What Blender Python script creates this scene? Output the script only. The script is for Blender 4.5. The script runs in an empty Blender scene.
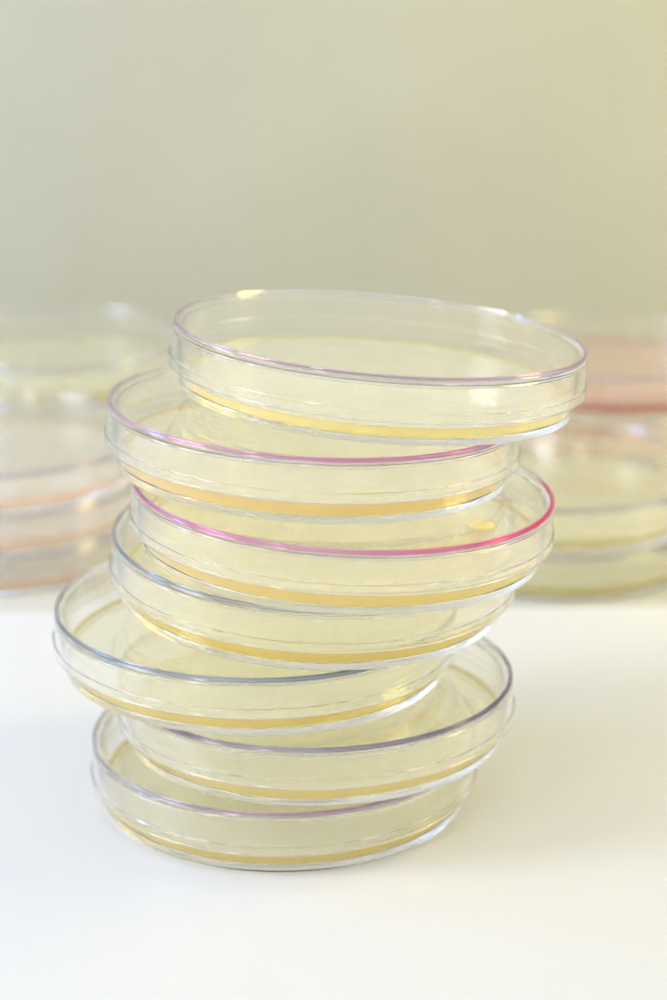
import bpy, math, random
from mathutils import Vector
random.seed(4)
MM = 0.001
S = bpy.context.scene
COL = S.collection

# ------------------------------------------------------------------ render
S.render.engine = 'CYCLES'
S.view_settings.view_transform = 'Standard'
S.view_settings.look = 'None'
S.view_settings.exposure = 0.12
S.view_settings.gamma = 1.0
cy = S.cycles
cy.max_bounces = 56
cy.transmission_bounces = 56
cy.glossy_bounces = 40
cy.diffuse_bounces = 24
cy.transparent_max_bounces = 24
cy.volume_bounces = 2
cy.caustics_reflective = True
cy.caustics_refractive = True
cy.blur_glossy = 0.0
cy.sample_clamp_indirect = 10.0
cy.use_denoising = True
try:
    cy.denoiser = 'OPENIMAGEDENOISE'
    cy.denoising_input_passes = 'RGB_ALBEDO_NORMAL'
except Exception:
    pass


# ------------------------------------------------------------------ helpers
def new_mat(name):
    m = bpy.data.materials.new(name)
    m.use_nodes = True
    nt = m.node_tree
    nt.nodes.clear()
    out = nt.nodes.new('ShaderNodeOutputMaterial')
    return m, nt, out


def node(nt, kind, **kw):
    n = nt.nodes.new(kind)
    for k, v in kw.items():
        if k in n.inputs.keys():
            n.inputs[k].default_value = v
        else:
            setattr(n, k, v)
    return n


def link_obj(name, me, mat, parent=None):
    o = bpy.data.objects.new(name, me)
    COL.objects.link(o)
    if mat is not None:
        me.materials.append(mat)
    if parent is not None:
        o.parent = parent
    return o


def lathe(name, prof, seg=256, wob=None, sharp=32):
    """closed surface of revolution; prof in mm from axis to axis (or a closed loop)."""
    loop = prof[0][0] > 1e-6
    # support loops keep the flat stretches flat under smooth shading
    full = []
    n0 = len(prof)
    for i in range(n0):
        p = prof[i]
        full.append(p)
        if i == n0 - 1 and not loop:
            break
        q = prof[(i + 1) % n0]
        L = math.hypot(q[0] - p[0], q[1] - p[1])
        if L > 0.7:
            t = 0.1 / L
            if p[0] > 1e-6:
                full.append((p[0] + (q[0] - p[0]) * t, p[1] + (q[1] - p[1]) * t))
            if q[0] > 1e-6:
                full.append((q[0] - (q[0] - p[0]) * t, q[1] - (q[1] - p[1]) * t))
    prof = full
    vs, fs = [], []
    idx = []
    for (r, z) in prof:
        if r < 1e-6:
            idx.append([len(vs)])
            vs.append((0, 0, z * MM))
        else:
            row = []
            for k in range(seg):
                a = 2 * math.pi * k / seg
                zz = z + (wob(a, r, z) if wob else 0)
                row.append(len(vs))
                vs.append((r * MM * math.cos(a), r * MM * math.sin(a), zz * MM))
            idx.append(row)
    n = len(prof)
    for i in range(n if loop else n - 1):
        A, B = idx[i], idx[(i + 1) % n]
        for k in range(seg):
            k2 = (k + 1) % seg
            if len(A) == 1:
                fs.append((A[0], B[k], B[k2]))
            elif len(B) == 1:
                fs.append((A[k], B[0], A[k2]))
            else:
                fs.append((A[k], B[k], B[k2], A[k2]))
    me = bpy.data.meshes.new(name)
    me.from_pydata(vs, [], fs)
    import bmesh
    bm = bmesh.new()
    bm.from_mesh(me)
    bmesh.ops.recalc_face_normals(bm, faces=bm.faces)
    bm.to_mesh(me)
    bm.free()
    for p in me.polygons:
        p.use_smooth = True
    me.set_sharp_from_angle(angle=math.radians(sharp))
    me.update()
    return me


# ------------------------------------------------------------------ materials
def plastic_mat():
    m, nt, out = new_mat('clear_polystyrene')
    g = node(nt, 'ShaderNodeBsdfGlass', IOR=1.5, Roughness=0.0)
    g.inputs['Color'].default_value = (1.0, 1.0, 1.0, 1)
    nt.links.new(g.outputs[0], out.inputs['Surface'])
    return m


def rim_mat(name, c_left, c_mid, c_right, strength):
    """tint painted on the front of the lid edge in place of refraction; clear plastic at the back"""
    m, nt, out = new_mat(name)
    tc = node(nt, 'ShaderNodeTexCoord')
    sx = node(nt, 'ShaderNodeSeparateXYZ')
    nt.links.new(tc.outputs['Object'], sx.inputs[0])
    mr = node(nt, 'ShaderNodeMapRange')
    mr.inputs['From Min'].default_value = -0.044
    mr.inputs['From Max'].default_value = 0.044
    nt.links.new(sx.outputs['X'], mr.inputs['Value'])
    nz = node(nt, 'ShaderNodeTexNoise', Scale=90.0, Detail=4.0)
    nt.links.new(tc.outputs['Object'], nz.inputs['Vector'])
    ad = node(nt, 'ShaderNodeMath', operation='MULTIPLY_ADD')
    ad.inputs[1].default_value = 0.18
    nt.links.new(nz.outputs['Fac'], ad.inputs[0])
    nt.links.new(mr.outputs[0], ad.inputs[2])
    cr = node(nt, 'ShaderNodeValToRGB')
    e = cr.color_ramp.elements
    e[0].position = 0.14
    e[0].color = (*c_left, 1)
    e[1].position = 1.0
    e[1].color = (*c_right, 1)
    k = cr.color_ramp.elements.new(0.6)
    k.color = (*c_mid, 1)
    nt.links.new(ad.outputs[0], cr.inputs[0])
    fr = node(nt, 'ShaderNodeMapRange', interpolation_type='SMOOTHSTEP')
    fr.inputs['From Min'].default_value = 0.016
    fr.inputs['From Max'].default_value = -0.010
    fr.inputs['To Max'].default_value = strength
    nt.links.new(sx.outputs['Y'], fr.inputs['Value'])
    n3 = node(nt, 'ShaderNodeTexNoise', Scale=30.0, Detail=2.0)
    nt.links.new(tc.outputs['Object'], n3.inputs['Vector'])
    m3 = node(nt, 'ShaderNodeMapRange')
    m3.inputs['From Min'].default_value = 0.35
    m3.inputs['From Max'].default_value = 0.6
    m3.inputs['To Min'].default_value = 0.45
    nt.links.new(n3.outputs['Fac'], m3.inputs['Value'])
    fm = node(nt, 'ShaderNodeMath', operation='MULTIPLY')
    nt.links.new(fr.outputs[0], fm.inputs[0])
    nt.links.new(m3.outputs[0], fm.inputs[1])
    fr = fm
    g = node(nt, 'ShaderNodeBsdfGlass', IOR=1.5, Roughness=0.02)
    d = node(nt, 'ShaderNodeBsdfPrincipled', Roughness=0.12)
    nt.links.new(cr.outputs[0], d.inputs['Base Color'])
    mg = node(nt, 'ShaderNodeMix', data_type='RGBA')
    nt.links.new(fr.outputs[0], mg.inputs[0])
    mg.inputs[6].default_value = (0.97, 0.96, 0.97, 1)
    gm = node(nt, 'ShaderNodeGamma', Gamma=0.6)
    nt.links.new(cr.outputs[0], gm.inputs[0])
    nt.links.new(gm.outputs[0], mg.inputs[7])
    nt.links.new(mg.outputs[2], g.inputs['Color'])
    mx = node(nt, 'ShaderNodeMixShader')
    f2 = node(nt, 'ShaderNodeMath', operation='MULTIPLY')
    f2.inputs[1].default_value = 0.28
    nt.links.new(fr.outputs[0], f2.inputs[0])
    nt.links.new(f2.outputs[0], mx.inputs[0])
    nt.links.new(g.outputs[0], mx.inputs[1])
    nt.links.new(d.outputs[0], mx.inputs[2])
    nt.links.new(mx.outputs[0], out.inputs['Surface'])
    return m


def agar_mat(name, col, side, turb=0.5, dens=24.0, seed=0.0, two_tone=True, edge=(0.84, 0.70, 0.34)):
    """pale nutrient gel: clear-ish with absorption, a little turbid"""
    m, nt, out = new_mat(name)
    tc = node(nt, 'ShaderNodeTexCoord')
    mp = node(nt, 'ShaderNodeMapping')
    mp.inputs['Location'].default_value = (seed, seed * 2.3, seed * .7)
    nt.links.new(tc.outputs['Object'], mp.inputs[0])
    nz = node(nt, 'ShaderNodeTexNoise', Scale=38.0, Detail=5.0, Roughness=0.6)
    nt.links.new(mp.outputs[0], nz.inputs['Vector'])
    cr = node(nt, 'ShaderNodeValToRGB')
    e = cr.color_ramp.elements
    e[0].position = 0.32
    e[0].color = (*[c * 0.97 for c in side], 1)
    e[1].position = 0.7
    e[1].color = (*side, 1)
    if two_tone:
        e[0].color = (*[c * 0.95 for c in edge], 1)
        e[1].color = (*edge, 1)  # side faces: gold of long light paths through the gel put into colour
    nt.links.new(nz.outputs['Fac'], cr.inputs[0])
    g = node(nt, 'ShaderNodeBsdfGlass', IOR=1.34, Roughness=0.06)
    g.inputs['Color'].default_value = (1, 1, 1, 1)
    tr = node(nt, 'ShaderNodeBsdfTranslucent')
    df = node(nt, 'ShaderNodeBsdfDiffuse')
    nt.links.new(cr.outputs[0], tr.inputs['Color'])
    nt.links.new(cr.outputs[0], df.inputs['Color'])
    m1 = node(nt, 'ShaderNodeMixShader')
    m1.inputs[0].default_value = 0.5
    nt.links.new(tr.outputs[0], m1.inputs[1])
    nt.links.new(df.outputs[0], m1.inputs[2])
    m2 = node(nt, 'ShaderNodeMixShader')
    m2.inputs[0].default_value = turb
    nt.links.new(g.outputs[0], m2.inputs[1])
    nt.links.new(m1.outputs[0], m2.inputs[2])
    nt.links.new(m2.outputs[0], out.inputs['Surface'])
    va = node(nt, 'ShaderNodeVolumeAbsorption', Density=dens)
    va.inputs['Color'].default_value = (*col, 1)
    nt.links.new(va.outputs[0], out.inputs['Volume'])
    if two_tone:      # top and bottom get a paler copy, light scatter put into the colour
        return (m, agar_mat(name + '_flat_faces', col, side, 0.20, dens, seed + 5, False))
    return m


def matte_mat(name, c1, c2, scale, rough=0.55, bump=0.05, spec=0.3):
    m, nt, out = new_mat(name)
    tc = node(nt, 'ShaderNodeTexCoord')
    nz = node(nt, 'ShaderNodeTexNoise', Scale=scale, Detail=6.0, Roughness=0.6)
    nt.links.new(tc.outputs['Object'], nz.inputs['Vector'])
    cr = node(nt, 'ShaderNodeValToRGB')
    e = cr.color_ramp.elements
    e[0].position = 0.35
    e[0].color = (*c1, 1)
    e[1].position = 0.68
    e[1].color = (*c2, 1)
    nt.links.new(nz.outputs['Fac'], cr.inputs[0])
    p = node(nt, 'ShaderNodeBsdfPrincipled', Roughness=rough)
    p.inputs['Specular IOR Level'].default_value = spec
    nt.links.new(cr.outputs[0], p.inputs['Base Color'])
    n2 = node(nt, 'ShaderNodeTexNoise', Scale=scale * 60, Detail=3.0)
    nt.links.new(tc.outputs['Object'], n2.inputs['Vector'])
    b = node(nt, 'ShaderNodeBump', Strength=bump, Distance=0.0003)
    nt.links.new(n2.outputs['Fac'], b.inputs['Height'])
    nt.links.new(b.outputs['Normal'], p.inputs['Normal'])
    nt.links.new(p.outputs[0], out.inputs['Surface'])
    return m


PLASTIC = plastic_mat()
LILAC = (0.74, 0.60, 0.72)
MAG = (0.76, 0.38, 0.62)
PINK = (0.88, 0.22, 0.44)
STEEL = (0.40, 0.45, 0.52)
PLUM = (0.62, 0.44, 0.55)
VIOL = (0.44, 0.40, 0.50)
GREY = (0.55, 0.57, 0.60)

# ------------------------------------------------------------------ petri dish
RT = 44.4   # lid top radius


def lid_mesh(H):
    return lathe('lid', [
        (0, H - 0.55), (42.9, H - 0.55), (43.42, H - 0.66), (43.5, H - 0.93), (44.25, H - 0.95),
        (44.42, H - 1.07), (44.62, 7.6), (44.72, 7.35), (44.98, 7.2), (45.03, 5.4), (44.95, 5.15), (44.7, 5.05), (44.3, 5.1),
        (44.1, 5.4), (44.0, 7.0), (43.6, H - 2.4), (43.3, H - 2.0), (42.8, H - 1.75), (0, H - 1.75)])


def rim_mesh(H):
    return lathe('rim', [
        (43.53, H - 0.26), (43.6, H - 0.08), (43.8, H), (44.05, H), (44.3, H - 0.1), (44.42, H - 0.34),
        (44.44, H - 0.8), (44.32, H - 0.91), (43.63, H - 0.91), (43.53, H - 0.82)])


def base_mesh(H):
    return lathe('base', [
        (0, 0.2), (40.4, 0.2), (40.9, 0.06), (41.4, 0.0), (41.9, 0.06), (42.25, 0.28), (42.38, 0.6),
        (42.45, 1.2), (42.85, H - 2.3), (42.7, H - 2.1), (42.3, H - 2.1), (42.1, H - 2.3), (41.55, 2.0),
        (41.3, 1.5), (40.8, 1.3), (0, 1.3)])


def agar_mesh(t, seed):
    rnd = random.Random(seed)
    ph = [rnd.uniform(0, 6.28) for _ in range(4)]
    am = [rnd.uniform(0.02, 0.07) for _ in range(4)]

    def wob(a, r, z):
        if z < 1.9:
            return 0
        return sum(am[i] * math.sin((i + 1) * a + ph[i]) for i in range(4)) * r / 41.0
    z0 = 1.345
    return lathe('agar', [
        (0, z0), (40.6, z0), (41.15, z0 + 0.2), (41.4, z0 + 0.7), (41.56, z0 + t + 0.25), (41.4, z0 + t + 0.2),
        (40.9, z0 + t - 0.1), (40.0, z0 + t - 0.2), (38.0, z0 + t - 0.24), (25.0, z0 + t - 0.24), (0, z0 + t - 0.24)], wob=wob)


def dish(b, ax, ay, s, H, agar_t, amat, rmat, label, group, seed, rz=0.0, zs=1.0):
    root = bpy.data.objects.new('petri_dish', None)
    root.empty_display_size = 0.02
    COL.objects.link(root)
    root.location = Vector(b) * MM
    root.rotation_mode = 'YXZ'
    root.rotation_euler = (ax, ay, rz)
    root.scale = (s, s, zs)
    root['label'] = label
    root['category'] = 'petri dish'
    root['group'] = group
    lid = link_obj('lid', lid_mesh(H), PLASTIC, root)
    link_obj('rim', rim_mesh(H), rmat, lid)
    link_obj('base', base_mesh(H), PLASTIC, root)
    ag = link_obj('agar', agar_mesh(agar_t, seed), amat[0], root)
    ag.data.materials.append(amat[1])
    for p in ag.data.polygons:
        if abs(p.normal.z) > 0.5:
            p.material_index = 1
    return root


GOLD = dict(col=(0.97, 0.90, 0.52), side=(0.86, 0.74, 0.36))
FRONT = 'stacked petri dishes in the sharp leaning stack'
DATA = [
    # (index from top, base centre, ax, ay, scale, H, agar thickness)
    (7, (-11.30, 0.00, 0.03), 0.0000, 0.0000, 0.9740, 14.75, 2.9),
    (6, (-3.87, -2.17, 15.74), -0.0187, -0.0122, 0.9880, 14.14, 2.7),
    (5, (-17.53, 1.56, 30.97), -0.0040, 0.0132, 1.0049, 13.86, 2.2),
    (4, (-4.95, 2.40, 46.44), 0.0234, 0.0534, 1.0023, 14.42, 3.0),
    (3, (1.42, -9.25, 61.84), -0.0114, 0.0556, 1.0143, 14.27, 3.1),
    (2, (-4.75, -0.96, 77.09), -0.0277, 0.0543, 1.0010, 14.36, 2.6),
    (1, (9.08, 3.82, 91.68), -0.0397, 0.0818, 1.0053, 14.65, 2.0),
]
AG = {
    7: agar_mat('agar_straw', (1.0, 0.985, 0.62), (0.99, 0.965, 0.70), seed=1, edge=(0.86, 0.73, 0.36)),
    6: agar_mat('agar_straw_pale', (1.0, 0.985, 0.66), (0.99, 0.965, 0.72), seed=2, edge=(0.87, 0.76, 0.42)),
    5: agar_mat('agar_gold_thin', (1.0, 0.985, 0.60), (0.99, 0.965, 0.70), seed=3, edge=(0.88, 0.74, 0.34)),
    4: agar_mat('agar_gold', (1.0, 0.985, 0.56), (0.99, 0.96, 0.66), seed=4, edge=(0.85, 0.69, 0.24)),
    3: agar_mat('agar_amber', (1.0, 0.985, 0.60), (0.99, 0.95, 0.70), seed=5, edge=(0.87, 0.72, 0.36)),
    2: agar_mat('agar_peach', (1.0, 0.98, 0.64), (0.99, 0.94, 0.74), seed=6, edge=(0.89, 0.75, 0.44)),
    1: agar_mat('agar_honey', (1.0, 0.99, 0.62), (0.99, 0.97, 0.76), seed=7, edge=(0.94, 0.84, 0.54)),
}
RIMS = {
    7: rim_mat('rim_plum', GREY, PLUM, LILAC, 0.75),
    6: rim_mat('rim_violet', VIOL, VIOL, (0.34, 0.30, 0.42), 0.75),
    5: rim_mat('rim_steel', STEEL, STEEL, (0.26, 0.33, 0.40), 0.75),
    4: rim_mat('rim_blue_grey', STEEL, GREY, GREY, 0.7),
    3: rim_mat('rim_hot_pink', MAG, MAG, PINK, 0.85),
    2: rim_mat('rim_magenta', LILAC, MAG, MAG, 0.75),
    1: rim_mat('rim_lilac', LILAC, LILAC, LILAC, 0.6),
}
LAB = {
    7: 'bottom petri dish of the leaning stack, plum edged lid, resting on the white sheet',
    6: 'petri dish with dark violet lid edge sticking out to the right, second from the bottom',
    5: 'petri dish with steel blue lid edge sticking out furthest to the left of the stack',
    4: 'petri dish with grey lid edge and deep gold agar, middle of the leaning stack',
    3: 'petri dish with hot pink lid edge and an orange colony, third from the top',
    2: 'petri dish with lilac to magenta lid edge directly under the tilted top dish',
    1: 'tilted topmost petri dish of the front stack with pale lilac lid edge',
}
roots = {}
for (i, b, ax, ay, s, H, t) in DATA:
    roots[i] = dish(b, ax, ay, s, H, t, AG[i], RIMS[i], LAB[i], FRONT, i * 11)

# colonies growing on the agar
def colony(parent, x, y, z, r, h, col, name='colony'):
    seg = 40
    rnd = random.Random(int(abs(x * 7 + y * 13)) + 3)
    ph = [rnd.uniform(0, 6.28) for _ in range(3)]
    vs = [(0, 0, h * MM)]
    rings = 7
    for j in range(1, rings + 1):
        u = j / rings
        for k in range(seg):
            a = 2 * math.pi * k / seg
            rr = r * u * (1 + 0.10 * math.sin(2 * a + ph[0]) + 0.06 * math.sin(3 * a + ph[1]) + .03 * math.sin(7 * a + ph[2]))
            zz = h * math.sqrt(max(0, 1 - u * u))
            vs.append((rr * MM * math.cos(a), rr * MM * math.sin(a), zz * MM))
    fs = [(0, 1 + k, 1 + (k + 1) % seg) for k in range(seg)]
    for j in range(rings - 1):
        for k in range(seg):
            a0 = 1 + j * seg + k
            a1 = 1 + j * seg + (k + 1) % seg
            fs.append((a0, a0 + seg, a1 + seg, a1))
    fs.append(tuple(1 + (rings - 1) * seg + k for k in reversed(range(seg))))
    me = bpy.data.meshes.new('colony')
    me.from_pydata(vs, [], fs)
    for p in me.polygons:
        p.use_smooth = True
    m, nt, out = new_mat('colony_growth')
    p = node(nt, 'ShaderNodeBsdfPrincipled', Roughness=0.35)
    p.inputs['Base Color'].default_value = (*col, 1)
    p.inputs['Subsurface Weight'].default_value = 0.3
    p.inputs['Subsurface Scale'].default_value = 0.001
    nt.links.new(p.outputs[0], out.inputs['Surface'])
    o = link_obj(name, me, m, parent)
    o.location = (x * MM, y * MM, z * MM)
    return o


c = colony(roots[3], 30.0, 4.0, 1.345 + 3.1 - 0.2, 3.4, 0.5, (0.95, 0.76, 0.30))
c['label'] = 'orange yellow colony'

# ------------------------------------------------------------------ background stacks
AB = {
    'y': agar_mat('agar_olive', (0.97, 0.96, 0.50), (0.95, 0.93, 0.68), seed=8, edge=(0.72, 0.66, 0.34)),
    'p': agar_mat('agar_salmon', (1.0, 0.94, 0.66), (0.99, 0.93, 0.85), seed=9, edge=(0.93, 0.78, 0.62)),
    'r': agar_mat('agar_red', (0.90, 0.15, 0.05), (0.90, 0.62, 0.54), seed=10, edge=(0.66, 0.26, 0.18)),
    'o': agar_mat('agar_orange', (1.0, 0.95, 0.5), (0.97, 0.91, 0.72), seed=11, edge=(0.90, 0.78, 0.45)),
}
RB_L = rim_mat('rim_dull_mauve', (0.72, 0.64, 0.74), (0.72, 0.64, 0.74), (0.72, 0.64, 0.74), 0.7)
RB_G = rim_mat('rim_dull_grey', (0.6, 0.6, 0.64), (0.6, 0.6, 0.64), (0.6, 0.6, 0.64), 0.7)
RB_C = rim_mat('rim_clear', (0.8, 0.8, 0.8), (0.8, 0.8, 0.8), (0.8, 0.8, 0.8), 0.2)
BACK = 'blurred petri dishes in the background stacks'
ZB = -1.0
stacks = [
    # x, y, zscale, [(agar, rim, label, agar thickness)] from bottom to top
    (-100, 171, 0.85, [
        ('p', RB_C, 'blurred dish at the bottom of the nearer left background stack', 3.0),
        ('p', RB_C, 'blurred peach dish in the middle of the nearer left background stack', 3.0),
        ('p', RB_L, 'blurred mauve rimmed dish on top of the nearer left background stack', 2.6)]),
    (66, 164, 1.0, [
        ('y', RB_G, 'blurred olive dish at the bottom of the nearer right background stack', 3.2),
        ('y', RB_G, 'blurred grey rimmed dish on top of the nearer right background stack', 2.6)]),
    (-93, 263, 1.0, [
        ('y', RB_C, 'blurred bottom dish of the stack behind, far left', 3.0),
        ('y', RB_C, 'blurred middle dish of the stack behind, far left', 3.0),
        ('y', RB_C, 'blurred pale dish on top of the stack behind, far left', 2.6)]),
    (93, 252, 1.0, [
        ('y', RB_C, 'blurred bottom dish of the rear right stack, under the yellow dish', 3.0),
        ('o', RB_C, 'blurred yellow dish with orange colony under the red agar dish', 2.8),
        ('r', RB_L, 'blurred dish of red agar on top of the rear right stack', 3.6)]),
]
sd = 100
for (x, y, zs, items) in stacks:
    z = ZB + 0.03
    for j, (a, rm, lab, t) in enumerate(items):
        jx, jy = random.uniform(-0.7, 0.7), random.uniform(-0.6, 0.6)
        r = dish((x + jx, y + jy, z), 0, 0, 1.0, 14.3, t, AB[a], rm, lab, BACK, sd, 0, zs)
        sd += 1
        z += 14.3 * zs + 0.06
        if a == 'o':
            cc = colony(r, 6, -27, 1.345 + t - 0.2, 4.5, 0.9, (0.88, 0.50, 0.12))
            cc['label'] = 'orange colony'

# ------------------------------------------------------------------ setting
def box(name, x0, x1, y0, y1, z0, z1, mat, bevel=0.0, rz=0.0):
    import bmesh
    me = bpy.data.meshes.new(name)
    bm = bmesh.new()
    bmesh.ops.create_cube(bm, size=1.0)
    for v in bm.verts:
        v.co.x = (x0 if v.co.x < 0 else x1) * MM
        v.co.y = (y0 if v.co.y < 0 else y1) * MM
        v.co.z = (z0 if v.co.z < 0 else z1) * MM
    if bevel:
        bmesh.ops.bevel(bm, geom=bm.edges[:], offset=bevel * MM, segments=3, affect='EDGES', profile=0.5)
    bm.to_mesh(me)
    bm.free()
    o = link_obj(name, me, mat)
    o.rotation_euler = (0, 0, rz)
    return o


SHEET = matte_mat('white_laminate', (0.595, 0.603, 0.622), (0.612, 0.62, 0.64), 9.0, rough=0.45, bump=0.04, spec=0.35)
BENCH = matte_mat('grey_bench', (0.50, 0.50, 0.47), (0.54, 0.54, 0.51), 12.0, rough=0.6)
WALL = matte_mat('painted_wall', (0.385, 0.380, 0.300), (0.405, 0.400, 0.320), 12.0, rough=0.7, bump=0.08)
o = box('table', -520, 520, -700, 114, -1.0, 0.0, SHEET, 0.3, math.radians(1.0))
o['kind'] = 'structure'
o = box('bench', -900, 900, -900, 356, -40.0, -1.05, BENCH)
o['kind'] = 'structure'
o = box('wall', -900, 900, 352, 390, -1.0, 900, WALL)
o['kind'] = 'structure'

# ------------------------------------------------------------------ light
W = bpy.data.worlds.new('World')
S.world = W
W.use_nodes = True
bg = W.node_tree.nodes['Background']
bg.inputs['Color'].default_value = (0.97, 0.975, 0.98, 1)
bg.inputs['Strength'].default_value = 0.99


def area(name, loc, target, sx, sy, power, col):
    l = bpy.data.lights.new(name, 'AREA')
    l.shape = 'RECTANGLE'
    l.size = sx
    l.size_y = sy
    l.energy = power
    l.color = col
    ob = bpy.data.objects.new(name, l)
    COL.objects.link(ob)
    ob.location = loc
    ob.rotation_euler = (Vector(target) - Vector(loc)).to_track_quat('-Z', 'Y').to_euler()
    return ob


area('window_light', (-0.86, -0.24, 0.60), (0, 0, 0.03), 0.36, 0.40, 6.4, (0.93, 0.965, 1.0))
area('front_left_lamp', (-0.42, -0.62, 0.62), (0, 0, 0.05), 0.10, 0.30, 0.9, (1.0, 1.0, 1.0))
area('warm_wall_fill', (0.36, 0.10, 0.34), (0.16, 0.352, 0.16), 0.12, 0.12, 0.80, (1.0, 0.80, 0.14))  # added fill out of frame, yellows the right of the wall
area('cool_wall_fill', (-0.36, 0.10, 0.34), (-0.16, 0.352, 0.16), 0.12, 0.12, 0.75, (0.22, 0.42, 1.0))  # added blue fill out of frame, cools the left of the wall
area('warm_side_fill', (0.62, 0.02, 0.34), (0.08, 0.02, 0.0), 0.2, 0.2, 0.9, (1.0, 0.84, 0.26))  # added fill, warms the shadow right of the stack

# ------------------------------------------------------------------ camera
cam = bpy.data.cameras.new('camera')
co = bpy.data.objects.new('camera', cam)
COL.objects.link(co)
S.camera = co
D, Hc, F, PITCH, ROLL = 450.0, 215.878, 2163.12, 0.315, 0.00187
co.location = (0, -D * MM, Hc * MM)
from mathutils import Matrix
co.rotation_euler = (Matrix.Rotation(math.pi / 2 - PITCH, 3, 'X') @ Matrix.Rotation(-ROLL, 3, 'Z')).to_euler()
cam.sensor_fit = 'HORIZONTAL'
cam.sensor_width = 24.0
cam.lens = F / 667.0 * 24.0
cam.clip_start = 0.01
cam.clip_end = 50
cam.dof.use_dof = True
cam.dof.focus_distance = 0.438
cam.dof.aperture_fstop = 9.8
